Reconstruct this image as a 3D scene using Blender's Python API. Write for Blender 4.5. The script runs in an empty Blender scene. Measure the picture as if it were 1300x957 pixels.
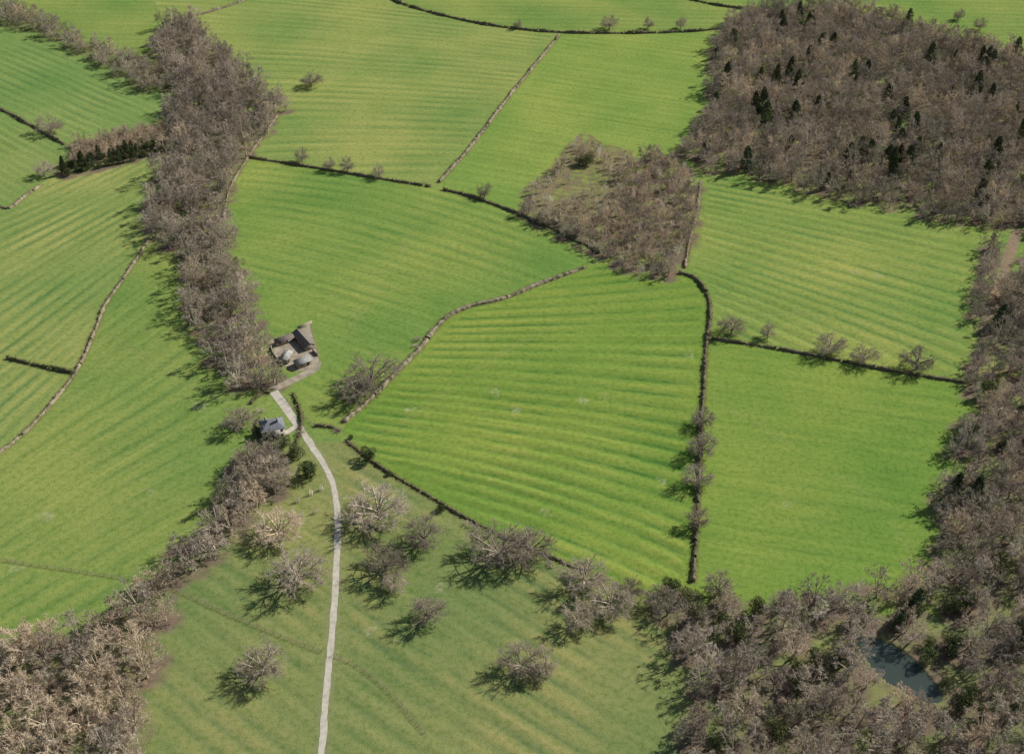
import bpy, numpy as np, math
rng=np.random.default_rng(7)
PIT=math.radians(36.4); F=1500.; HC=300.
cp,sp_=math.cos(PIT),math.sin(PIT)
# survey: oblique air-photo coordinates -> ground metres
def G(u,v,z=0.):
    a=(u-650)/F; b=-(v-478.5)/F
    dy=cp+b*sp_; dz=-sp_+b*cp
    t=(HC-z)/(-dz)
    return (a*t,dy*t)
def GP(pts,z=0.): return np.array([G(p[0],p[1],z) for p in pts])
def pxm(v): return (F*sp_+(v-478.5)*cp)/HC
def lin(c):
    c=np.array(c)/255.; return np.where(c<=.04045,c/12.92,((c+.055)/1.055)**2.4)
def grass(c): return lin(c)*np.array([1.22,.95,2.15])
sc=bpy.context.scene
# ---------- helpers
def mk_mesh(name,V,T,smooth=False):
    V=np.asarray(V,dtype=np.float32); T=np.asarray(T,dtype=np.int32)
    me=bpy.data.meshes.new(name); k=T.shape[1]
    me.vertices.add(len(V)); me.vertices.foreach_set('co',V.ravel())
    me.loops.add(T.size); me.loops.foreach_set('vertex_index',T.ravel())
    me.polygons.add(len(T)); me.polygons.foreach_set('loop_start',np.arange(0,T.size,k,dtype=np.int32))
    if smooth: me.polygons.foreach_set('use_smooth',np.ones(len(T),dtype=bool))
    me.update(calc_edges=True); return me
def link(name,me,mat=None,parent=None):
    ob=bpy.data.objects.new(name,me); sc.collection.objects.link(ob)
    if mat and me: me.materials.append(mat)
    if parent: ob.parent=parent
    return ob
def nrm(a): return a/np.maximum(np.linalg.norm(a,axis=-1,keepdims=True),1e-6)
class Geo:
    def __init__(s): s.V=[];s.T=[];s.n=0
    def add(s,V,T):
        s.V.append(np.asarray(V,float)); s.T.append(np.asarray(T)+s.n); s.n+=len(V)
    def tube(s,P,R,k=4):
        P=np.asarray(P,float);n=len(P)
        d=nrm(np.gradient(P,axis=0)); ref=np.array([.31,.2,.93]); a=nrm(np.cross(d,ref)); b=np.cross(d,a)
        th=np.arange(k)*2*np.pi/k
        V=(P[:,None]+np.asarray(R)[:,None,None]*(a[:,None]*np.cos(th)[None,:,None]+b[:,None]*np.sin(th)[None,:,None])).reshape(-1,3)
        T=[]
        for i in range(n-1):
            for j in range(k):
                q=(i*k+j,i*k+(j+1)%k,(i+1)*k+(j+1)%k,(i+1)*k+j); T+= [(q[0],q[1],q[2]),(q[0],q[2],q[3])]
        s.add(V,T)
    def slivers(s,P,D,L,W):
        n=len(P); side=nrm(np.cross(D,rng.normal(size=(n,3)))); L=np.broadcast_to(L,n)[:,None]; W=np.broadcast_to(W,n)[:,None]
        V=np.stack([P-side*W/2,P+side*W/2,P+nrm(D)*L],1).reshape(-1,3)
        s.add(V,np.arange(3*n).reshape(-1,3))
    def mesh(s,name): return mk_mesh(name,np.concatenate(s.V),np.concatenate(s.T))
def bez(a,c,b,n):
    t=np.linspace(0,1,n)[:,None]; return (1-t)**2*a+2*t*(1-t)*c+t*t*b
# ---------- materials
def mat_new(name):
    m=bpy.data.materials.new(name); m.use_nodes=True; nt=m.node_tree
    return m,nt,nt.nodes['Principled BSDF']
def simple(name,col,col2=None,scale=1.,rough=.9,rand=False,spec=.15,bump=0):
    m,nt,b=mat_new(name); N=nt.nodes; L=nt.links
    b.inputs['Roughness'].default_value=rough; b.inputs['Specular IOR Level'].default_value=spec
    col2=col2 or tuple(c*.7 for c in col)
    mx=N.new('ShaderNodeMix'); mx.data_type='RGBA'
    mx.inputs['A'].default_value=(*col,1); mx.inputs['B'].default_value=(*col2,1)
    if rand:
        b.inputs['Specular IOR Level'].default_value=0
        oi=N.new('ShaderNodeObjectInfo'); L.new(oi.outputs['Random'],mx.inputs['Factor'])
        ma=N.new('ShaderNodeMath'); ma.operation='MULTIPLY'; ma.inputs[1].default_value=17.3; L.new(oi.outputs['Random'],ma.inputs[0])
        fr=N.new('ShaderNodeMath'); fr.operation='FRACT'; L.new(ma.outputs[0],fr.inputs[0])
        mr2=N.new('ShaderNodeMapRange'); mr2.inputs['To Min'].default_value=.68; mr2.inputs['To Max'].default_value=1.3; L.new(fr.outputs[0],mr2.inputs['Value'])
        vm=N.new('ShaderNodeVectorMath'); vm.operation='SCALE'; L.new(mx.outputs['Result'],vm.inputs[0]); L.new(mr2.outputs[0],vm.inputs['Scale'])
        L.new(vm.outputs[0],b.inputs['Base Color'])
    else:
        ge=N.new('ShaderNodeNewGeometry'); no=N.new('ShaderNodeTexNoise'); no.inputs['Scale'].default_value=scale; no.inputs['Detail'].default_value=4
        L.new(ge.outputs['Position'],no.inputs['Vector'])
        mr=N.new('ShaderNodeMapRange'); mr.inputs['From Min'].default_value=.35; mr.inputs['From Max'].default_value=.65
        L.new(no.outputs['Fac'],mr.inputs['Value']); L.new(mr.outputs[0],mx.inputs['Factor'])
        L.new(mx.outputs['Result'],b.inputs['Base Color'])
    return m
M_bark=simple('bark_twig_grey',(.38,.32,.24),(.48,.41,.315),.35,rand=True)
M_wood=simple('bark_twig_brown',(.39,.33,.255),(.50,.43,.345),.35,rand=True)
M_tan=simple('twig_tan',(.60,.48,.355),(.54,.45,.32),.35,rand=True)
M_pale=simple('twig_pale_birch',(.72,.66,.56),(.60,.53,.42),.35,rand=True)
M_con=simple('conifer_needles',(.06,.085,.042),(.095,.115,.05),.8,rand=True)
M_ever=simple('evergreen_leaves',(.08,.11,.045),(.17,.18,.075),.8,rand=True)
M_larch=simple('larch_twig',(.5,.38,.25),(.42,.33,.22),.5,rand=True)
M_hedge=simple('hedge_twigs',(.25,.20,.135),(.13,.12,.06),.25)
M_hedgeT=simple('hedge_twigs_tan',(.40,.33,.23),(.24,.21,.13),.25)
M_hedgeG=simple('hedge_green',(.08,.10,.035),(.16,.135,.07),.3)
M_road=simple('pale_gravel_track',(.58,.54,.45),(.45,.41,.33),.5)
M_yard=simple('yard_dirt',(.42,.37,.28),(.27,.23,.17),.35)
M_stone=simple('stone_wall',(.40,.35,.27),(.28,.24,.19),1.5)
M_cream=simple('render_cream',(.62,.57,.47),(.5,.46,.38),1.)
M_slate=simple('slate_roof',(.22,.235,.26),(.14,.15,.17),1.2,rough=.7,spec=.3)
M_tile=simple('clay_tile_roof',(.24,.205,.175),(.16,.14,.12),1.2)
M_metal=simple('sheet_roof_grey',(.40,.39,.36),(.28,.27,.25),.8,rough=.8)
M_glass=simple('window_glass',(.03,.035,.04),(.02,.02,.03),1,rough=.15,spec=.5)
M_door=simple('painted_timber',(.10,.07,.05),(.07,.05,.04),2)
M_post=simple('weathered_timber',(.32,.27,.21),(.2,.17,.13),2)
# ---------- bare tree templates
def bare_tree(name,R,H,nl,ns,nss,ntw,tw_w,tw_l,thick=.45,up=.3,fine=True,second=1.):
    g=Geo(); th=H*.2
    lean=rng.normal(0,.4,2)
    g.tube([(0,0,-.6),(lean[0]*.3,lean[1]*.3,th*.5),(lean[0],lean[1],th)],[thick*1.25,thick*.95,thick*.8],6)
    top=np.array([lean[0],lean[1],th]); C=np.array([0,0,H*.47]); E=np.array([R,R,H*.5])
    lob=rng.uniform(.8,1.13,7)
    def shell(d,r):
        k=int((math.atan2(d[1],d[0])/(2*math.pi)+.5)*6.99); return C+nrm(d)*E*r*lob[k]
    TP=[];TD=[]
    for i in range(nl):
        az=2*np.pi*(i+rng.uniform(-.35,.35))/nl; el=rng.uniform(-.1,.5) if i<nl-2 else rng.uniform(.8,1.4)
        d=np.array([math.cos(az)*math.cos(el),math.sin(az)*math.cos(el),math.sin(el)])
        end=shell(d,rng.uniform(.6,.82)); st=top-np.array([0,0,rng.uniform(0,th*.3)])
        ctl=(st+end)/2+np.array([0,0,H*.06])+rng.normal(0,R*.07,3)
        P=bez(st,ctl,end,5); g.tube(P,np.linspace(thick*.5,thick*.2,5),4)
        for j in range(ns):
            t=rng.uniform(.3,1); s0=P[int(t*4)]
            d2=nrm((P[int(t*4)]-C)/E)*1.0+rng.normal(0,.48,3); d2[2]=max(d2[2],-.3)
            e2=shell(d2,rng.uniform(.76,.97)); e2=s0+(e2-s0)*min(1,R*.62/np.linalg.norm(e2-s0))
            P2=bez(s0,(s0+e2)/2+rng.normal(0,R*.06,3)+[0,0,.3],e2,4); g.tube(P2,np.linspace(thick*.2,thick*.07,4),3)
            for q in range(nss):
                s1=P2[rng.integers(1,4)]; out=nrm((s1-C)/E)
                e3=s1+nrm(out*.6+rng.normal(0,.65,3)+[0,0,up])*R*rng.uniform(.14,.28)
                if fine:
                    P3=bez(s1,(s1+e3)/2+rng.normal(0,R*.02,3),e3,3); g.tube(P3,np.linspace(thick*.08,thick*.03,3),3)
                tt=rng.uniform(0.05,1,ntw)[:,None]; pp=s1+(e3-s1)*tt
                TP.append(pp); TD.append(nrm(e3-s1)*.5+out*.35+rng.normal(0,.65,(ntw,3))+[0,0,up*.5])
    TP=np.concatenate(TP);TD=np.concatenate(TD); n=len(TP)
    g.slivers(TP,TD,rng.uniform(.5,1.2,n)*tw_l,rng.uniform(.6,1.3,n)*tw_w)
    k=rng.integers(0,n,int(n*second)); n2=len(k)
    if n2:
        p2=TP[k]+nrm(TD[k])*tw_l*rng.uniform(.2,.6,n2)[:,None]
        g.slivers(p2,TD[k]*.5+rng.normal(0,.6,(n2,3)),tw_l*.55,tw_w*.8)
    return g.mesh(name)
def conifer(name,R,H,n=1100,w=.42):
    g=Geo(); g.tube([(0,0,-.5),(0,0,H*.5),(0,0,H*.97)],[.3,.18,.03],5)
    z=H*rng.uniform(.08,1,n)
    lay=np.round(z/(H/13))*(H/13)+rng.normal(0,.12,n)
    az=rng.integers(0,9,n)*2*np.pi/9+lay*1.7+rng.normal(0,.16,n)
    rr=R*np.clip(1-lay/H,.02,1)**.6*np.sqrt(rng.uniform(.05,1,n))*(1+.25*np.sin(az*3+lay))
    P=np.stack([rr*np.cos(az),rr*np.sin(az),lay-rr*.25],1)
    D=np.stack([np.cos(az),np.sin(az),-.15+0*az],1)+rng.normal(0,.5,(n,3))
    g.slivers(P,D,rng.uniform(.6,1.2,n),w); return g.mesh(name)
def bushm(name,R,H,n=1500,w=.35,l=.5):
    g=Geo()
    for i in range(5):
        e=np.array([*(rng.normal(0,R*.35,2)),H*.6]); g.tube(bez(np.array([0,0,-.3]),e*[.3,.3,.6],e,4),[.14,.1,.07,.03],4)
    cs=rng.normal(0,1,(9,3)); cs=nrm(cs)*[R*.6,R*.6,H*.28]+[0,0,H*.52]
    c=cs[rng.integers(0,9,n)]; d=nrm(rng.normal(size=(n,3)))
    P=c+d*[R*.45,R*.45,H*.27]*rng.uniform(.55,1.05,n)[:,None]; P[:,2]=np.maximum(P[:,2],.05)
    g.slivers(P,d+rng.normal(0,.6,(n,3)),l*rng.uniform(.6,1.3,n),w); return g.mesh(name)
heroes=[bare_tree('oak_mesh',9,14,9,8,6,15,.062,1.15,.66,.3,True,.6) for _ in range(5)]
for m in heroes: m.materials.append(M_bark)
heroes_p=[m.copy() for m in heroes[:3]]
for m in heroes_p: m.materials.clear(); m.materials.append(M_tan)
wb=[bare_tree('wood_tree_mesh',5,12,6,5,4,10,.12,.95,.32,.35,False,.5) for _ in range(6)]
for m in wb: m.materials.append(M_wood)
wt=[m.copy() for m in wb[:4]]
for m in wt: m.materials.clear(); m.materials.append(M_tan)
wp=[bare_tree('birch_mesh',2.5,11,5,4,3,8,.085,1.0,.2,.8,False,.4) for _ in range(3)]
for m in wp: m.materials.append(M_pale)
cf=[conifer('conifer_mesh',3.6,12) for _ in range(2)]
for m in cf: m.materials.append(M_con)
ev=[bushm('evergreen_mesh',3.6,7) for _ in range(2)]
for m in ev: m.materials.append(M_ever)
lar=[conifer('larch_mesh',2.4,12,900,.12) for _ in range(2)]
for m in lar: m.materials.append(M_larch)
TCOL=bpy.data.collections.new('tree_library'); groups={}
cnt=0
for key,ms in (('w',wb),('t',wt),('p',wp),('c',cf),('e',ev),('l',lar)):
    groups[key]=[]
    for m in ms:
        o=bpy.data.objects.new('lib_%02d_tree'%cnt,m); TCOL.objects.link(o); groups[key].append(cnt); cnt+=1
ng=bpy.data.node_groups.new('tree_scatter','GeometryNodeTree')
ng.interface.new_socket('Geometry',in_out='INPUT',socket_type='NodeSocketGeometry'); ng.interface.new_socket('Geometry',in_out='OUTPUT',socket_type='NodeSocketGeometry')
N=ng.nodes; gi=N.new('NodeGroupInput'); go=N.new('NodeGroupOutput'); ip=N.new('GeometryNodeInstanceOnPoints'); ci=N.new('GeometryNodeCollectionInfo')
ci.inputs['Collection'].default_value=TCOL; ci.inputs['Separate Children'].default_value=True; ci.inputs['Reset Children'].default_value=True
ip.inputs['Pick Instance'].default_value=True
def na(nm,ty):
    n=N.new('GeometryNodeInputNamedAttribute'); n.data_type=ty; n.inputs['Name'].default_value=nm
    return [o for o in n.outputs if o.enabled and o.name=='Attribute'][0]
L=ng.links; L.new(gi.outputs[0],ip.inputs['Points']); L.new(ci.outputs[0],ip.inputs['Instance'])
L.new(na('idx','INT'),ip.inputs['Instance Index']); L.new(na('rot','FLOAT_VECTOR'),ip.inputs['Rotation']); L.new(na('scl','FLOAT_VECTOR'),ip.inputs['Scale'])
L.new(ip.outputs[0],go.inputs[0])
def scatter(name,P,idx,scl):
    n=len(P); me=bpy.data.meshes.new(name); me.vertices.add(n)
    me.vertices.foreach_set('co',np.column_stack([P,np.zeros(n)]).astype(np.float32).ravel())
    a=me.attributes.new('idx','INT','POINT'); a.data.foreach_set('value',np.asarray(idx,dtype=np.int32))
    r=np.column_stack([rng.normal(0,.04,n),rng.normal(0,.04,n),rng.uniform(0,6.28,n)]).astype(np.float32)
    a=me.attributes.new('rot','FLOAT_VECTOR','POINT'); a.data.foreach_set('vector',r.ravel())
    s=np.column_stack([scl,scl,scl*rng.uniform(.82,1.12,n)]).astype(np.float32)
    a=me.attributes.new('scl','FLOAT_VECTOR','POINT'); a.data.foreach_set('vector',s.ravel())
    ob=link(name,me); md=ob.modifiers.new('scatter','NODES'); md.node_group=ng; return ob
def pip(x,y,poly):
    ins=np.zeros(x.shape,bool); n=len(poly)
    for i in range(n):
        x1,y1=poly[i]; x2,y2=poly[(i+1)%n]
        if y1==y2: continue
        c=((y1>y)!=(y2>y)); ins^=c&(x<(x2-x1)*(y-y1)/(y2-y1)+x1)
    return ins
def poisson(poly,sp):
    x0,y0=poly.min(0);x1,y1=poly.max(0); ys=np.arange(y0,y1,sp*.87); out=[]
    for i,y in enumerate(ys):
        xs=np.arange(x0+(i%2)*sp/2,x1,sp); out.append(np.column_stack([xs,np.full(len(xs),y)]))
    P=np.concatenate(out); P+=rng.uniform(-.4,.4,P.shape)*sp
    return P[pip(P[:,0],P[:,1],poly)]
# ---------- layout
ZC=6.5
WOODS={
'woodland_belt':dict(poly=[(205,20),(250,15),(275,50),(310,80),(345,110),(368,125),(350,145),(318,180),(300,210),(288,250),(290,290),(303,330),(318,380),(334,420),(359,455),(350,488),(308,490),(283,465),(262,430),(240,400),(235,350),(213,310),(190,285),(186,250),(199,220),(206,190),(206,150),(215,110),(200,90),(195,50)],sp=8.2,mix='w'*9+'t',s=(.9,1.45)),
'tree_belt':dict(poly=[(-40,-14),(0,-4),(40,8),(85,28),(120,46),(160,62),(205,80),(215,105),(185,104),(150,88),(115,66),(80,47),(40,30),(0,18),(-40,8)],sp=8.4,mix='wwwwt',s=(.8,1.15)),
'young_plantation':dict(poly=[(88,172),(150,156),(200,150),(210,168),(150,182),(92,198)],sp=4.4,mix='tttl',s=(.5,.7)),
'conifer_belt':dict(poly=[(74,196),(92,192),(150,178),(212,166),(212,182),(150,194),(88,210),(74,208)],sp=4.6,mix='cccee',s=(.42,.7)),
'deciduous_woodland':dict(poly=[(868,180),(880,160),(893,130),(905,90),(905,60),(920,20),(960,3),(1040,-6),(1100,6),(1170,25),(1220,40),(1270,52),(1330,60),(1420,80),(1420,300),(1300,282),(1262,282),(1180,262),(1080,242),(960,215),(890,203)],sp=8.,mix='w'*16+'ttttc',s=(.8,1.4)),
'copse':dict(poly=[(800,195),(830,183),(868,192),(888,225),(882,270),(868,325),(850,338),(800,330),(760,310),(720,290),(660,262),(668,250),(720,268),(770,262),(785,230)],sp=6.4,mix='wwttttp',s=(.6,.95)),
'birch_scrub':dict(poly=[(742,160),(770,178),(805,185),(790,225),(775,262),(720,268),(662,258),(668,235),(700,205),(722,175)],sp=7.,mix='ppppt',s=(.45,.9)),
'mixed_woodland':dict(poly=[(1262,395),(1300,310),(1420,300),(1420,1010),(870,1010),(885,880),(868,815),(842,775),(845,745),(870,728),(905,740),(950,765),(1020,745),(1100,735),(1145,738),(1185,705),(1195,650),(1205,600),(1222,540),(1237,470),(1240,405)],sp=7.7,mix='w'*9+'ttep',s=(.75,1.35)),
'ride_edge_trees':dict(poly=[(1258,300),(1268,302),(1250,395),(1238,395)],sp=5.5,mix='w',s=(.7,1.)),
'stream_woodland':dict(poly=[(300,555),(335,553),(366,600),(352,622),(300,660),(245,705),(222,750),(193,800),(188,868),(175,1010),(-120,1010),(-120,800),(0,790),(60,783),(110,775),(150,755),(212,697),(250,650),(288,600)],sp=7.6,mix='wwwwt',s=(.85,1.35)),
}
POND=GP([(1085,808),(1108,808),(1138,820),(1164,840),(1184,864),(1200,888),(1180,893),(1150,878),(1120,860),(1098,834)])
RIDE=GP([(1284,290),(1300,292),(1263,402),(1248,412)])
CON_SPOTS=[(1000,88,32),(965,130,10),(1150,150,22),(1180,185,24),(1110,190,20),(1140,215,18),(1190,120,10),(1060,225,12)]
EV_SPOTS=[(880,770,26,'e'),(935,800,22,'e'),(1205,845,40,'e'),(1190,800,20,'e'),(1040,820,28,'e'),(1150,770,22,'c'),(1230,620,20,'c'),(1215,760,26,'e'),(1275,560,18,'e'),(1265,400,12,'c'),(860,745,16,'e'),(1080,850,18,'e'),(985,850,20,'e')]
TREEPTS=[]
for nm,w in WOODS.items():
    pg=GP(w['poly'],ZC); w['g']=pg; P=poisson(pg,w['sp']); n=len(P)
    keep=~pip(P[:,0],P[:,1],RIDE)
    if nm=='mixed_woodland':
        c=POND.mean(0); keep&=~pip(P[:,0],P[:,1],c+(POND-c)*1.06)
    if nm=='birch_scrub':
        for u,v,r in ((752,222,12.),(715,238,8.)):
            c=np.array(G(u,v,3)); keep&=np.hypot(P[:,0]-c[0],(P[:,1]-c[1])*.75)>r
    keep&=rng.uniform(size=n)>.05
    P=P[keep]; n=len(P); TREEPTS.append((nm,P))
    mix=[w['mix'][i] for i in rng.integers(0,len(w['mix']),n)]
    scl=rng.uniform(*w['s'],n)
    if nm=='mixed_woodland':
        c=POND.mean(0); nearw=pip(P[:,0],P[:,1],c+(POND-c)*1.1-[0,8])
        scl[nearw]*=.6
    spots=[(u,v,r,'c') for u,v,r in CON_SPOTS] if nm=='deciduous_woodland' else EV_SPOTS if nm=='mixed_woodland' else []
    for u,v,r,k in spots:
        c=np.array(G(u,v,ZC)); rm=r/pxm(v); d=np.hypot(P[:,0]-c[0],(P[:,1]-c[1])*.7)
        for i in np.where(d<rm)[0]:
            if rng.uniform()<.5: mix[i]=k; scl[i]*=.85
    if nm=='stream_woodland':
        c=np.array(G(40,870,ZC))
        for i in range(n):
            if np.hypot(*(P[i]-c))<62 and rng.uniform()<.85: mix[i]='t' if rng.uniform()<.8 else 'p'
    idx=[groups[m][rng.integers(0,len(groups[m]))] for m in mix]
    scatter(nm,P,idx,scl)
def single(name,me,u,v,wpx,R,H,zf=.5,zs=None):
    w=wpx/pxm(v); s=w/2/R
    ht=(5.5+.34*w) if zs is None else H*s*zs
    x,y=G(u,v,ht*zf)
    o=link(name,me); o.location=(x,y,0); o.scale=(s,s,ht/H); o.rotation_euler=(0,0,rng.uniform(0,6.28)); return o
T=[(480,638,92),(541,675,62),(488,708,66),(500,738,38),(376,722,88),(334,838,74),(540,775,56),(632,690,92),(672,690,72),(742,728,74),(776,758,68),(733,778,52),(664,836,66),(470,472,74),(450,492,56),
(930,412,40),(976,420,24),(1055,435,46),(1098,449,38),(1166,455,50),(893,528,36),(893,565,46),(886,602,44),
(395,100,30),(383,196,22),(418,207,19),(441,208,22),(480,217,20),(615,241,22),(774,28,27),(823,29,17),(865,29,17),(657,30,12),(62,157,36),(55,213,30),(305,530,50),(318,580,60),(345,596,60),(690,840,44),(800,745,40),(835,755,44),(916,742,46),(1218,18,18),(200,48,26),(1245,30,20)]
for i,(u,v,w) in enumerate(T): single('oak_tree',heroes[i%5],u,v,w,9.2,14)
for i,(u,v,w) in enumerate([(352,664,72),(888,655,36)]): single('pale_ash_tree',heroes_p[i%3],u,v,w,9.2,14)
for i,(u,v,w) in enumerate([(390,598,32),(467,576,26),(376,572,26),(362,560,20),(745,202,22),(735,205,14),(852,742,30)]):
    single('evergreen_shrub',ev[i%2],u,v,w,3.9,7,.5,.8)
for i,(u,v,w) in enumerate([(382,548,14),(560,645,15),(594,664,14),(604,668,14),(495,600,10),(530,430,14),(527,438,10),(445,555,9),(428,545,12),(330,520,14),(360,580,12),(700,715,14)]):
    e_=i%3==1; single('hawthorn_bush',ev[0] if e_ else wb[i%6],u,v,w,3.9 if e_ else 5.2,7 if e_ else 12,.5,.7 if e_ else .4)
# ---------- lines
def chaikin(P,k=2):
    for _ in range(k):
        Q=[P[0]]
        for a,b in zip(P[:-1],P[1:]): Q+= [a*.75+b*.25,a*.25+b*.75]
        Q.append(P[-1]); P=np.array(Q)
    return P
def resample(P,step):
    d=np.r_[0,np.cumsum(np.linalg.norm(np.diff(P,axis=0),axis=1))]; n=max(2,int(d[-1]/step)+1); t=np.linspace(0,d[-1],n)
    return np.column_stack([np.interp(t,d,P[:,0]),np.interp(t,d,P[:,1])])
HEDGES=[
([(-60,112),(0,138),(40,160),(82,184)],.8,1.6,M_hedge),
([(-60,255),(0,263),(14,266),(30,250),(52,236)],.8,1.1,M_hedgeT),
([(188,306),(160,350),(132,388),(125,410),(100,470),(60,520),(20,562),(-60,612)],.75,1.1,M_hedgeT),
([(10,455),(50,465),(95,474)],.8,1.5,M_hedgeG),
([(315,200),(380,210),(440,220),(500,230),(546,237)],.8,1.4,M_hedge),
([(563,241),(600,250),(650,268),(700,290),(740,308),(762,322)],.9,1.6,M_hedge),
([(557,232),(600,185),(640,130),(690,70),(710,45)],1.0,1.5,M_hedgeT),
([(470,-12),(510,6),(560,20),(620,33),(700,42),(780,43),(850,42),(915,38),(932,28)],.95,1.8,M_hedge),
([(850,-8),(900,6),(945,12)],.9,1.8,M_hedge),
([(240,22),(275,14),(330,-6)],.9,1.6,M_hedgeT),
([(352,148),(318,195),(290,240),(284,275)],.7,1.2,M_hedgeT),
([(436,536),(470,508),(500,475),(530,447),(545,427),(565,402),(600,387),(640,380),(680,362),(742,340)],1.15,1.3,M_hedgeT),
([(862,347),(883,352),(898,372),(903,398),(896,440),(894,480),(889,560),(886,640),(880,738)],.75,1.6,M_hedge),
([(903,430),(950,437),(1000,445),(1060,457),(1120,469),(1180,479),(1227,486)],.8,1.3,M_hedge),
([(889,232),(886,270),(876,300),(870,340)],.7,1.4,M_hedgeT),
([(440,560),(480,592),(540,627),(590,657),(640,682),(700,707),(745,727)],.45,.9,M_hedge),
([(400,541),(420,541),(432,548)],.6,1.2,M_hedge),
([(372,500),(385,530),(378,560),(368,580)],.6,1.2,M_hedgeG),
([(318,512),(335,497),(343,500)],.6,1.2,M_hedgeG),
([(328,532),(322,556),(350,573)],.6,1.3,M_hedgeG),
]
LINES=[]
for pts,w,h,mt in HEDGES:
    P=resample(chaikin(GP(pts)),.9); LINES.append((P,w,'h'))
    P=P+rng.normal(0,.15,P.shape)
    n=len(P); d=nrm(np.gradient(P,axis=0)); nn=np.column_stack([-d[:,1],d[:,0]])
    prof=np.array([(-1,-.1),(-.95,.6),(-.45,.95),(.45,.95),(.95,.6),(1,-.1)])
    var=1+.4*np.sin(np.arange(n)*.21+rng.uniform(0,6))*np.sin(np.arange(n)*.057)+rng.normal(0,.18,n)
    ww=w*.75*np.clip(var,.6,1.5)[:,None]*(1+rng.normal(0,.14,(n,6))); hh=h*.8*var[:,None]*(1+rng.normal(0,.1,(n,6)))
    V=np.zeros((n,6,3)); V[:,:,:2]=P[:,None]+nn[:,None]*(prof[:,0]*ww)[:,:,None]; V[:,:,2]=prof[:,1]*hh
    gaps=rng.uniform(size=n-1)<.05
    Tt=[]
    for i in range(n-1):
        if gaps[i]: continue
        for j in range(5):
            a=i*6+j; Tt+=[(a,a+1,a+7),(a,a+7,a+6)]
    Tt+=[(0,2,1),(0,3,2),(0,4,3),(0,5,4)]; b=(n-1)*6; Tt+=[(b,b+1,b+2),(b,b+2,b+3),(b,b+3,b+4),(b,b+4,b+5)]
    g=Geo(); g.add(V.reshape(-1,3),Tt)
    k=n*18; ii=rng.integers(0,n,k); a=rng.uniform(-1,1,k)
    pp=np.column_stack([P[ii]+nn[ii]*(a*w)[:,None]+rng.normal(0,.35,(k,2)),np.sqrt(np.clip(1-a*a*.8,0,1))*h*var[ii]*rng.uniform(.5,1.,k)])
    g.slivers(pp,rng.normal(0,.5,(k,3))+np.column_stack([nn[ii]*a[:,None],np.full(k,.7)]),rng.uniform(.4,.9,k),.14)
    link('hedgerow',g.mesh('hedgerow'),mt)
def fence(pts):
    P=resample(chaikin(GP(pts)),3.); g=Geo(); LINES.append((P,.3,'f'))
    for p in P:
        j=rng.normal(0,.03,2); g.tube([(p[0],p[1],-.3),(p[0]+j[0],p[1]+j[1],1.25)],[.07,.065],4)
    for z in (.5,.85,1.15): g.tube(np.column_stack([P,np.full(len(P),z)]),np.full(len(P),.03),3)
    link('field_fence',g.mesh('field_fence'),M_post)
fence([(225,750),(300,785),(408,828)]); fence([(422,832),(450,842),(490,872),(540,930)]); fence([(-40,705),(60,720),(150,733),(205,742)]); fence([(890,210),(960,223),(1080,250),(1180,270),(1255,290)])
fence([(360,505),(400,541)]); fence([(745,727),(800,748),(845,765)])
def ribbon(name,P,w,mat,z=.03,jit=.12):
    n=len(P); d=nrm(np.gradient(P,axis=0)); nn=np.column_stack([-d[:,1],d[:,0]]); w=np.broadcast_to(w,n)
    js=np.convolve(rng.normal(0,jit*2,n+4),np.ones(5)/5,'valid'); j2=np.convolve(rng.normal(0,jit*2,n+4),np.ones(5)/5,'valid')
    V=np.concatenate([np.column_stack([P+nn*(w/2+js)[:,None],np.full(n,z)]),np.column_stack([P-nn*(w/2+j2)[:,None],np.full(n,z)])])
    i=np.arange(n-1); link(name,mk_mesh(name,V,np.column_stack([i,i+1,i+n+1,i+n])[:, ::-1]),mat)
track=resample(chaikin(GP([(405,1010),(410,930),(415,868),(420,820),(425,760),(428,700),(429,655),(424,615),(411,588),(396,566),(378,540),(362,516),(348,497)]),3),1.)
wd=np.interp(np.linspace(0,1,len(track)),[0,.75,.85,1],[2.1,2.2,3.0,4.0]); ribbon('farm_track',track,wd,M_road)
spur=resample(chaikin(GP([(346,494),(362,487),(384,477),(400,468),(402,460)]),3),1.); ribbon('farm_track',spur,4.0,M_yard,z=.036)
spur2=resample(chaikin(GP([(376,541),(362,550),(352,552)]),2),1.); ribbon('driveway',spur2,2.4,M_road,z=.04)
for P in (track,spur,spur2): LINES.append((P,2.0,'r'))
PATHS=[[(558,240),(520,300),(470,380),(430,440),(410,470)],[(880,362),(800,372),(700,410),(600,470),(480,560),(440,556)],[(905,405),(1000,395),(1120,410),(1225,440)],[(120,415),(180,450),(260,500),(310,520)],[(555,235),(480,180),(420,120),(400,60),(420,0)],[(430,560),(520,660),(600,760),(700,800),(850,790)],[(892,500),(1000,560),(1120,640),(1170,720)]]
for p in PATHS: LINES.append((resample(chaikin(GP(p)),1.),0.,'p'))
YARD=GP([(343,432),(372,424),(393,412),(400,440),(405,458),(398,470),(370,470),(352,458)])
def sheet(name,P,z,mat):
    import bmesh
    bm=bmesh.new(); bm.faces.new([bm.verts.new((p[0],p[1],z)) for p in P]); bmesh.ops.triangulate(bm,faces=bm.faces[:]); bmesh.ops.recalc_face_normals(bm,faces=bm.faces[:])
    me=bpy.data.meshes.new(name); bm.to_mesh(me); bm.free(); return link(name,me,mat)
sheet('farmyard',YARD,.02,M_yard)
m,nt,b=mat_new('pond_water'); b.inputs['Base Color'].default_value=(.05,.07,.06,1); b.inputs['Roughness'].default_value=.15; b.inputs['Specular IOR Level'].default_value=.3
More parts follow.
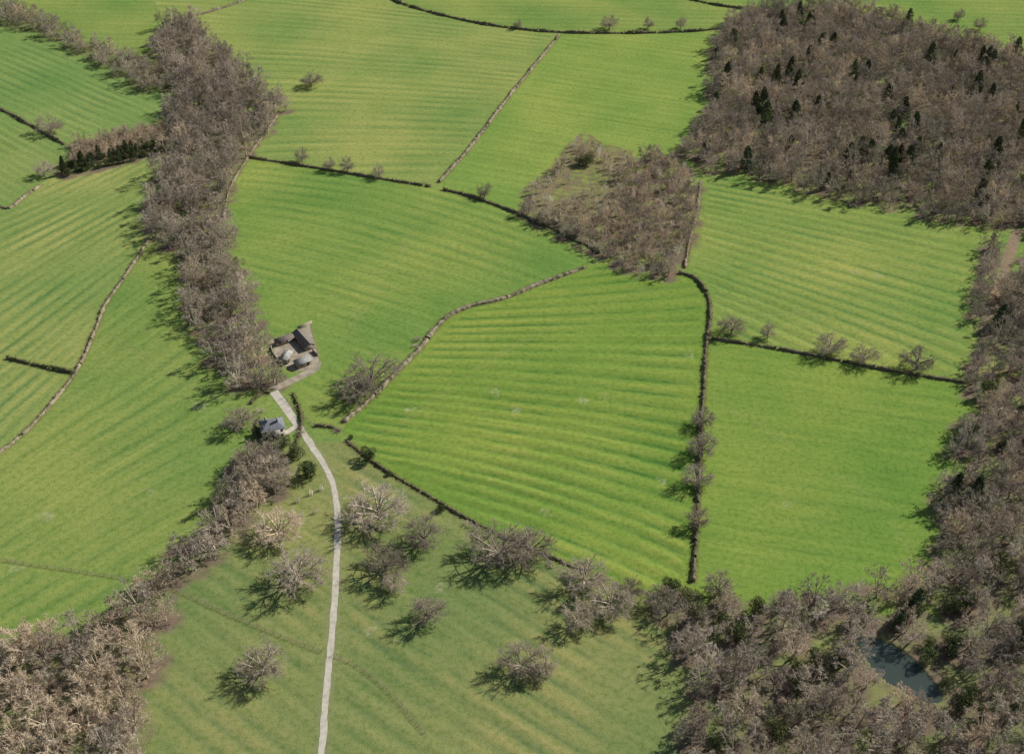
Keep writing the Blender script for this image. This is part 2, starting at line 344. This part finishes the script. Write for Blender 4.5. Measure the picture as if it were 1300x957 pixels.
no=nt.nodes.new('ShaderNodeTexNoise'); no.inputs['Scale'].default_value=1.2; ge=nt.nodes.new('ShaderNodeNewGeometry'); bu=nt.nodes.new('ShaderNodeBump'); bu.inputs['Strength'].default_value=.15; bu.inputs['Distance'].default_value=.1
nt.links.new(ge.outputs['Position'],no.inputs['Vector']); nt.links.new(no.outputs['Fac'],bu.inputs['Height']); nt.links.new(bu.outputs[0],b.inputs['Normal'])
PS=chaikin(np.vstack([POND,POND[:1]]),2)[:-1]; c=PS.mean(0); sheet('pond',c+(PS-c)*1.06,-.25,m)
# ---------- ground
def growth(a,b,s,f=1.35):
    out=[];x=a;st=s
    while x<b: st*=f; x+=st; out.append(x)
    return np.array(out)
xd=np.arange(-430,430.1,.84); gx=growth(0,6000,2.); X=np.r_[(-430-gx)[::-1],xd,430+gx]
yd=[190.];
while yd[-1]<930: yd.append(yd[-1]+.62+.6*(yd[-1]-190)/740)
yd=np.array(yd); gy=growth(0,7500,2.); gy0=growth(0,3500,2.); Y=np.r_[(190-gy0)[::-1],yd,yd[-1]+gy]
nx,ny=len(X),len(Y); XX,YY=np.meshgrid(X,Y); x=XX.ravel(); y=YY.ravel()
def snoise(x,y,wl,seed,k=7):
    r=np.random.default_rng(seed); o=np.zeros_like(x)
    for _ in range(k):
        a=r.uniform(0,6.28); f=2*np.pi/wl*r.uniform(.6,1.7); o+=np.sin((x*math.cos(a)+y*math.sin(a))*f+r.uniform(0,6.28))
    return o/math.sqrt(k/2)
dist=np.full(x.shape,50.); dh=np.full(x.shape,50.); dr=np.full(x.shape,50.); df=np.full(x.shape,50.); dp=np.full(x.shape,50.)
for P,w,kind in LINES:
    P=resample(P,4.)
    for s in range(0,len(P)-1,6):
        Q=P[s:s+7]; lo=Q.min(0)-14;hi=Q.max(0)+14
        i0,i1=np.searchsorted(X,[lo[0],hi[0]]);j0,j1=np.searchsorted(Y,[lo[1],hi[1]])
        if i1<=i0 or j1<=j0: continue
        gxx=XX[j0:j1,i0:i1];gyy=YY[j0:j1,i0:i1]; dd=np.full(gxx.shape,50.)
        for a,b_ in zip(Q[:-1],Q[1:]):
            ab=b_-a; t=np.clip(((gxx-a[0])*ab[0]+(gyy-a[1])*ab[1])/(ab@ab+1e-9),0,1)
            dd=np.minimum(dd,np.hypot(gxx-a[0]-t*ab[0],gyy-a[1]-t*ab[1]))
        for arr,ok in ((dist,kind!='p'),(dh,kind=='h'),(dr,kind=='r'),(df,kind=='f'),(dp,kind=='p')):
            if ok:
                v=arr.reshape(ny,nx)[j0:j1,i0:i1]; np.minimum(v,dd-(w if kind!='f' else 0),out=v)
FIELDS=[
dict(poly=[(433,545),(470,512),(500,477),(530,447),(545,427),(565,402),(600,387),(640,380),(680,362),(742,342),(770,330),(860,345),(885,352),(900,375),(903,400),(895,440),(893,480),(888,560),(885,640),(880,750),(800,750),(740,725),(640,680),(590,655),(540,625),(480,590)],col=(108,147,42),amp=.19,sp=8.0,c=1.1,
 curves=[[(640,392),(760,378),(880,368)],[(600,435),(740,430),(890,438)],[(560,475),(700,485),(890,508)],[(500,520),(650,545),(880,592)],[(520,580),(680,625),(870,684)],[(600,645),(700,684),(800,722)]]),
dict(poly=[(283,275),(290,240),(318,200),(380,210),(440,220),(500,230),(555,238),(600,250),(650,268),(700,290),(740,305),(768,322),(740,342),(680,362),(640,380),(600,387),(565,402),(545,427),(530,447),(500,477),(470,512),(433,545),(400,540),(350,500),(320,420),(280,340)],col=(110,148,47),amp=.07,sp=8.5,c=.5,
 curves=[[(300,235),(450,255),(600,290)],[(295,290),(430,315),(560,360)],[(320,380),(400,400),(520,430)]]),
dict(poly=[(180,-20),(440,-20),(495,0),(560,20),(620,32),(712,42),(690,70),(640,130),(600,185),(555,237),(500,230),(440,220),(315,200),(280,200),(250,80)],col=(122,153,54),amp=.08,sp=9.5,c=.6,
 curves=[[(300,30),(450,40),(690,62)],[(360,90),(500,108),(640,118)],[(330,180),(450,168),(590,172)]]),
dict(poly=[(712,42),(915,38),(950,60),(950,200),(880,220),(650,268),(600,250),(555,238),(600,185),(640,130),(690,70)],col=(117,154,49),amp=.03,sp=8.5,c=.3,
 curves=[[(700,90),(800,105),(900,115)],[(640,150),(760,172),(860,190)]]),
dict(poly=[(870,180),(960,200),(1080,225),(1280,270),(1262,330),(1240,400),(1227,486),(1060,457),(903,427),(903,400),(898,372),(870,340),(875,300),(889,235)],col=(117,151,50),amp=.15,sp=8.2,c=.8,
 curves=[[(890,235),(1050,262),(1240,300)],[(885,290),(1050,330),(1235,380)],[(880,340),(1000,390),(1160,450)]]),
dict(poly=[(903,427),(1060,457),(1227,486),(1260,560),(1230,650),(1190,780),(880,780),(886,640),(889,560),(894,480),(896,440)],col=(108,147,43),amp=.02,sp=8.5,c=.28,
 curves=[[(900,470),(1050,500),(1210,520)],[(895,600),(1050,610),(1190,640)]]),
dict(poly=[(-160,250),(0,263),(14,266),(30,250),(50,235),(85,210),(190,185),(230,300),(188,306),(160,350),(132,388),(125,410),(100,470),(60,520),(20,562),(-160,670)],col=(120,151,54),amp=.12,sp=8.6,c=.8,
 curves=[[(0,290),(90,245),(185,200)],[(0,360),(90,320),(170,270)],[(0,440),(60,400),(130,350)],[(0,520),(50,470),(100,420)]]),
dict(poly=[(188,306),(230,300),(290,400),(340,500),(330,600),(240,720),(150,800),(-160,820),(-160,670),(20,562),(60,520),(100,470),(125,410),(132,388),(160,350)],col=(113,147,49),amp=.05,sp=9.5,c=.5,
 curves=[[(130,420),(180,380),(215,345)],[(20,570),(120,500),(240,430)],[(0,680),(120,600),(280,520)],[(100,740),(180,690),(240,640)]]),
dict(poly=[(-100,-10),(0,10),(110,60),(215,110),(215,155),(85,180),(40,160),(0,138),(-100,95)],col=(107,146,52),amp=.08,sp=8.5,c=.6,
 curves=[[(0,40),(80,70),(180,110)],[(0,100),(60,120),(120,160)]]),
dict(poly=[(-100,95),(0,138),(40,160),(85,184),(85,210),(50,235),(30,250),(14,266),(0,263),(-100,255)],col=(110,147,52),amp=.07,sp=8.5,c=.45,
 curves=[[(0,165),(70,200)],[(0,215),(40,240)]]),
]
col=np.tile(grass((114,139,54)),(len(x),1)); z=np.zeros(len(x))
inner=(x>-431)&(x<431)&(y>189)&(y<935)
fade=np.clip((dist-1.)/5.,0,1); fade=fade*fade*(3-2*fade)
def ridges(sel,curves,amp,sp,cs,seed):
    C=[GP(c) for c in curves]; vals=[0.]
    for a,b_ in zip(C[:-1],C[1:]): 
        vals.append(vals[-1]+np.mean([np.min(np.linalg.norm(resample(b_,2)-p,axis=1)) for p in a]))
    S=np.concatenate(C); W=np.concatenate([np.full(len(c),v) for c,v in zip(C,vals)])
    mu=S.mean(0); sd=120.
    def feat(px,py):
        a=(px-mu[0])/sd; b_=(py-mu[1])/sd
        f=[np.ones_like(a),a,b_]
        if len(C)>=3: f+=[a*a,a*b_,b_*b_]
        return np.stack(f,-1)
    k,*_=np.linalg.lstsq(feat(S[:,0],S[:,1]),W,rcond=None)
    px,py=x[sel],y[sel]; ph0=feat(px,py)@k; ph=ph0+snoise(px,py,150,seed)*.6+snoise(px,py,22,seed+1)*.08
    r=np.random.default_rng(seed); tab=r.uniform(.45,1.2,4000)
    ph=ph+.7*np.sin(ph0*.11+seed)+.4*np.sin(ph0*.27+seed*2)
    kk=np.round(ph/sp).astype(int)%4000
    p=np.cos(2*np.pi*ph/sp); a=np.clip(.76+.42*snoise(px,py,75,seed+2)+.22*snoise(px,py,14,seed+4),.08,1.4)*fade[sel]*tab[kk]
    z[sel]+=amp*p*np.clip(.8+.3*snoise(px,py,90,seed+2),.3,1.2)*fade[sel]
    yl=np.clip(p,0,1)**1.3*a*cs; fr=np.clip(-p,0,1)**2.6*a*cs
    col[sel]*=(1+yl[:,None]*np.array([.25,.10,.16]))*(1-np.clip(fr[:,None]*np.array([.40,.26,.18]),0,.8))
    along=snoise(px,py,60,seed+6)*.5
    st=np.interp((ph*1.0)%997,np.arange(0,1000,.8),r.normal(0,1,1250))
    col[sel]*=1+(st*(.05+.03*along))[:,None]*np.array([1.2,.8,1.])
    col[sel]*=1+snoise(px,py,110,seed+8)[:,None]*np.array([.09,.035,.05])
for i,f in enumerate(FIELDS):
    pg=GP(f['poly']); sel=np.where(inner)[0]; sel=sel[pip(x[sel],y[sel],pg)]
    col[sel]=grass(f['col']); ridges(sel,f['curves'],f['amp'],f['sp'],f['c'],i*11+3)
    done=sel if i==0 else np.union1d(done,sel)
rest=np.setdiff1d(np.where(inner)[0],done)
park=rest[y[rest]<G(0,560)[1]]; far=rest[y[rest]>=G(0,560)[1]]
ridges(park,[[(200,775),(320,850)],[(440,720),(640,850)]],.06,8.5,.65,91)
col[far]=grass((114,149,50)); ridges(far,[[(500,10),(800,14)],[(500,25),(800,30)]],.04,8.5,.4,97)
sel=np.where(inner)[0]
t=(np.clip(1-np.abs(dp-.95)/.75,0,1)*np.clip(.55+.4*snoise(x,y,45,77),0,1))[:,None]*.30; col[:]=col*(1-t)+np.array([.27,.27,.11])*t
for u,v,r in [(253,515,2.2),(740,508,1.8),(875,450,1.3),(628,497,1.6),(655,520,1.3),(520,520,1.3),(1115,350,1.6),(1085,345,1.2),(190,625,1.3),(60,655,1.8),(560,745,1.3),(690,650,1.3),(770,505,1.2),(20,720,1.6),(470,800,1.3),(270,505,1.),(840,610,1.1),(1000,640,1.1)]:
    c=G(u,v); d=np.hypot(x-c[0],y-c[1])+.7*snoise(x,y,3,int(u)); t=np.clip(1.2-np.abs(d-r*.8)/(r*.5),0,1)[:,None]*.5; t[d>r*2]=0
    col[:]=col*(1-t)+np.array([.42,.40,.24])*t
s2=sel[pip(x[sel],y[sel],GP(WOODS['birch_scrub']['poly'],3))]; t=np.clip(.7+.35*snoise(x[s2],y[s2],8,55),.2,1)[:,None]
col[s2]=col[s2]*(1-t)+np.array([.20,.175,.085])*t; z[s2]=0
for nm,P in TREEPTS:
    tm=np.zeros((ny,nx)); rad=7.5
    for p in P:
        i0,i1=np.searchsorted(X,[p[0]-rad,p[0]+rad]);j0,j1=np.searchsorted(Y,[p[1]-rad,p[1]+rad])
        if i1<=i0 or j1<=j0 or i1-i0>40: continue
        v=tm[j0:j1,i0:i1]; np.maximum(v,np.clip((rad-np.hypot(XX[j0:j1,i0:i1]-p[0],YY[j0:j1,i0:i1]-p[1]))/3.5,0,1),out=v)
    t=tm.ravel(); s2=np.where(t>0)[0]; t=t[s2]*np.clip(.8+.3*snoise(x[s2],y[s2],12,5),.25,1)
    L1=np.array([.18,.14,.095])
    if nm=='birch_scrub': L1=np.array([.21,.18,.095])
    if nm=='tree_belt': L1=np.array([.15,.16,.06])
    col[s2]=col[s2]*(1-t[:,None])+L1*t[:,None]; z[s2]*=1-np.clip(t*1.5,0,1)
s2=sel[pip(x[sel],y[sel],RIDE)]; col[s2]=np.array([.27,.21,.13]); z[s2]=0
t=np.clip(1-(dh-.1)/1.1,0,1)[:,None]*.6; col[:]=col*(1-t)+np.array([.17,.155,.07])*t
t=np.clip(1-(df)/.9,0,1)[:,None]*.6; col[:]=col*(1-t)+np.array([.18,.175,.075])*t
t=np.clip(1-(dr)/1.2,0,1)[:,None]*.4; col[:]=col*(1-t)+np.array([.24,.25,.12])*t
z[dr<1.5]=0
sy=sel[pip(x[sel],y[sel],YARD.mean(0)+(YARD-YARD.mean(0))*1.12)]; z[sy]=0; col[sy]=np.array([.22,.23,.10])
sp2=sel[pip(x[sel],y[sel],PS)]; z[sp2]=-1.2; col[sp2]=(.08,.07,.05)
V=np.column_stack([x,y,z]); i,j=np.meshgrid(np.arange(nx-1),np.arange(ny-1)); a=(j*nx+i).ravel()
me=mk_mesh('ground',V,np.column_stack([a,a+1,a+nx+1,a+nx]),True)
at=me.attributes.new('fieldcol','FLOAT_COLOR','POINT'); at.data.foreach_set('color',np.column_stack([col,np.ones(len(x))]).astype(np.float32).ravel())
m,nt,b=mat_new('pasture_grass'); N=nt.nodes; L=nt.links
b.inputs['Roughness'].default_value=1.; b.inputs['Specular IOR Level'].default_value=0.
A=N.new('ShaderNodeAttribute'); A.attribute_name='fieldcol'; ge=N.new('ShaderNodeNewGeometry')
def noise(s,d=4,r=.6):
    n=N.new('ShaderNodeTexNoise'); n.inputs['Scale'].default_value=s; n.inputs['Detail'].default_value=d; n.inputs['Roughness'].default_value=r; L.new(ge.outputs['Position'],n.inputs['Vector']); return n.outputs['Fac']
def mr(v,a,b_,c,d):
    n=N.new('ShaderNodeMapRange'); n.inputs['From Min'].default_value=a;n.inputs['From Max'].default_value=b_;n.inputs['To Min'].default_value=c;n.inputs['To Max'].default_value=d; L.new(v,n.inputs['Value']); return n.outputs[0]
def mixc(f,a,colr,mode='MIX'):
    n=N.new('ShaderNodeMix'); n.data_type='RGBA'; n.blend_type=mode
    L.new(f,n.inputs['Factor']); L.new(a,n.inputs['A']); n.inputs['B'].default_value=(*colr,1)
    return n.outputs['Result']
cur=A.outputs['Color']; n1=noise(.04,6,.68); n2=noise(.5,5,.72)
cur=mixc(mr(n1,.42,.68,0,.9),cur,(.79,.89,.84),'MULTIPLY')
cur=mixc(mr(n2,.40,.66,0,.9),cur,(1.32,1.14,1.38),'MULTIPLY')
cur=mixc(mr(n2,.50,.30,0,.9),cur,(.70,.78,.70),'MULTIPLY')
cur=mixc(mr(noise(.13,5,.75),.63,.74,0,.45),cur,(.30,.31,.14))
L.new(cur,b.inputs['Base Color'])
bu=N.new('ShaderNodeBump'); bu.inputs['Strength'].default_value=.6; bu.inputs['Distance'].default_value=.25; L.new(noise(1.6,2,.7),bu.inputs['Height']); L.new(bu.outputs[0],b.inputs['Normal'])
link('ground',me,m)
# ---------- buildings
def boxm(name,x0,x1,y0,y1,z0,z1,mat,parent):
    V=[(a,b_,c) for a in(x0,x1) for b_ in(y0,y1) for c in(z0,z1)]
    Fq=[(0,1,3,2),(4,6,7,5),(0,4,5,1),(2,3,7,6),(0,2,6,4),(1,5,7,3)]
    return link(name,mk_mesh(name,V,Fq),mat,parent)
def building(name,p1,p2,width,wh,rh,wm,rm,openings=True):
    a=np.array(G(*p1));b_=np.array(G(*p2)); d=b_-a; Ln=np.hypot(*d); e=bpy.data.objects.new(name,None); sc.collection.objects.link(e)
    e.location=(*( (a+b_)/2),0); e.rotation_euler=(0,0,math.atan2(d[1],d[0])); l=Ln/2;w=width/2
    boxm('walls',-l,l,-w,w,-.1,wh,wm,e)
    link('gable',mk_mesh('g',[(-l+.01,-w,wh+.003),(-l+.01,w,wh+.003),(-l+.01,0,wh+rh-.05),(l-.01,-w,wh+.003),(l-.01,w,wh+.003),(l-.01,0,wh+rh-.05)],[(0,1,2),(3,5,4)]),wm,e)
    o=.35;s=rh/w
    for sg,nm in ((-1,'roof_slope_1'),(1,'roof_slope_2')):
        y0=sg*(w+o);z0=wh-o*s+.05;z1=wh+rh+.05
        V=[(-l-o,y0,z0),(l+o,y0,z0),(l+o,0,z1),(-l-o,0,z1),(-l-o,y0,z0+.16),(l+o,y0,z0+.16),(l+o,0,z1+.16),(-l-o,0,z1+.16)]
        link(nm,mk_mesh(nm,V,[(0,3,2,1),(4,5,6,7),(0,1,5,4),(1,2,6,5),(3,0,4,7)]),rm,e)
    boxm('ridge_tiles',-l-o,l+o,-.12,.12,wh+rh+.17,wh+rh+.29,rm,e)
    if openings:
        for sg in (-1,1):
            for k in np.arange(-l+1.6,l-1.2,3.2):
                y0,y1=sorted((sg*(w+.003),sg*(w+.05)))
                boxm('door' if int(k*7)%3==0 else 'window',k-.5,k+.5,y0,y1,.1 if int(k*7)%3==0 else 1.0,1.9,M_door if int(k*7)%3==0 else M_glass,e)
    return e
building('stone_barn',(378,426),(394,444),4.8,2.2,1.1,M_stone,M_tile)
building('farm_outbuilding',(350,438),(372,431),3.0,2.0,.8,M_stone,M_tile)
building('cattle_shed',(360,462),(367,451),3.6,2.1,.6,M_stone,M_metal)
building('cattle_shed',(376,466),(394,459),4.2,2.1,.7,M_stone,M_metal)
def wall(pts,h=1.3):
    P=GP(pts)
    g=Geo()
    for a,b_ in zip(P[:-1],P[1:]):
        d=nrm(b_-a); n=np.array([-d[1],d[0]])*.22; q=[a+n,b_+n,b_-n,a-n]
        V=[(*p,-.1) for p in q]+[(*p,h+rng.uniform(-.05,.05)) for p in q]
        g.add(V,[(0,1,5),(0,5,4),(1,2,6),(1,6,5),(2,3,7),(2,7,6),(3,0,4),(3,4,7),(4,5,6),(4,6,7)])
    link('farmyard_wall',g.mesh('wall'),M_stone)
wall([(344,440),(346,449),(356,462)]); wall([(378,418),(396,410)]); wall([(397,446),(404,452)]); wall([(370,428),(375,425)])
e=bpy.data.objects.new('farm_house',None); sc.collection.objects.link(e); hx=G(347,551); e.location=(*hx,0); e.rotation_euler=(0,0,math.radians(18))
l,w,wh,rh,o=4.5,3.6,4.8,2.6,.4
boxm('walls',-l,l,-w,w,-.1,wh,M_cream,e)
V=[(-l-o,-w-o,wh+.01),(l+o,-w-o,wh+.01),(l+o,w+o,wh+.01),(-l-o,w+o,wh+.01),(-l+w-.4,0,wh+rh),(l-w+.4,0,wh+rh)]
link('roof_main_slopes',mk_mesh('hr',V,[(0,1,5,4),(2,3,4,5)]),M_slate,e)
link('roof_hips',mk_mesh('hh',[V[1],V[2],V[5],V[3],V[0],V[4]],[(0,1,2),(3,4,5)]),M_slate,e)
link('soffit',mk_mesh('so',[(p[0],p[1],wh+.004) for p in V[:4]],[(3,2,1,0)]),M_cream,e)
for k,(a,b_) in enumerate(((-2.2,0.9),(2.2,-.9))): boxm('chimney_%d'%(k+1),a-.4,a+.4,b_-.35,b_+.35,wh+.6,wh+rh+1.1,M_stone,e)
for zz in (1.,3.3):
    for k in (-3.2,0,3.2):
        for sg in (-1,1):
            if zz==1. and k==0: continue
            y0,y1=sorted((sg*(w+.003),sg*(w+.05))); boxm('window',k-.5,k+.5,y0,y1,zz,zz+1.2,M_glass,e)
boxm('door',-.5,.5,-w-.06,-w-.003,0.,2.1,M_door,e); boxm('porch_roof',-.9,.9,-w-1.1,-w-.07,2.3,2.42,M_slate,e)
for k in (-.8,.8): boxm('porch_post',k-.06,k+.06,-w-1.05,-w-.93,0,2.297,M_post,e)
boxm('rear_wing',-l+.6,-l+4.,w+.003,w+3.,-.1,2.8,M_cream,e); boxm('rear_wing_roof',-l+.4,-l+4.2,w+.01,w+3.2,2.803,2.95,M_slate,e)
for u,v in ((378,637),(401,651),(408,622),(383,655),(395,628),(372,652)):
    p=G(u,v); g=Geo()
    for dx,dy in((-.5,-.5),(.5,-.5),(.5,.5),(-.5,.5)): g.tube([(dx,dy,-.2),(dx,dy,1.8)],[.08,.08],4)
    for zz in (.5,1.1,1.7): g.tube([(-.5,-.5,zz),(.5,-.5,zz),(.5,.5,zz),(-.5,.5,zz),(-.5,-.5,zz)],[.06]*5,4)
    g.tube([(0,0,-.2),(0,.05,1.6),(.05,0,3.)],[.06,.05,.02],4); n=60; t=rng.uniform(.5,1,n)
    g.slivers(np.column_stack([0*t,0*t,3*t]),rng.normal(0,.6,(n,3))+[0,0,.6],.8,.05)
    ob=link('tree_guard',g.mesh('tree_guard'),M_pale); ob.location=(p[0],p[1],0)
# ---------- light
EL=math.radians(36); AZ=math.atan2(.85,.5)
sd=(math.sin(AZ)*math.cos(EL),math.cos(AZ)*math.cos(EL),math.sin(EL))
from mathutils import Vector
lt=bpy.data.lights.new('sun','SUN'); lt.energy=5.0; lt.angle=math.radians(.5); lt.color=(1,.96,.89)
so=bpy.data.objects.new('sun',lt); sc.collection.objects.link(so); so.rotation_euler=Vector(sd).to_track_quat('Z','Y').to_euler(); so.location=(0,300,400)
w=bpy.data.worlds.new('World'); sc.world=w; w.use_nodes=True; nt=w.node_tree; s=nt.nodes.new('ShaderNodeTexSky'); s.sky_type='NISHITA'; s.sun_disc=False; s.sun_elevation=EL; s.sun_rotation=AZ
nt.links.new(s.outputs[0],nt.nodes['Background'].inputs[0]); nt.nodes['Background'].inputs[1].default_value=.07
cam=bpy.data.cameras.new('camera'); cam.sensor_width=36; cam.lens=F/1300*36; cam.clip_end=30000; cam.clip_start=1
co=bpy.data.objects.new('camera',cam); sc.collection.objects.link(co); co.location=(0,0,HC); co.rotation_euler=(math.pi/2-PIT,0,0); sc.camera=co
sc.view_settings.view_transform='Standard'; sc.view_settings.look='None'; sc.view_settings.exposure=0
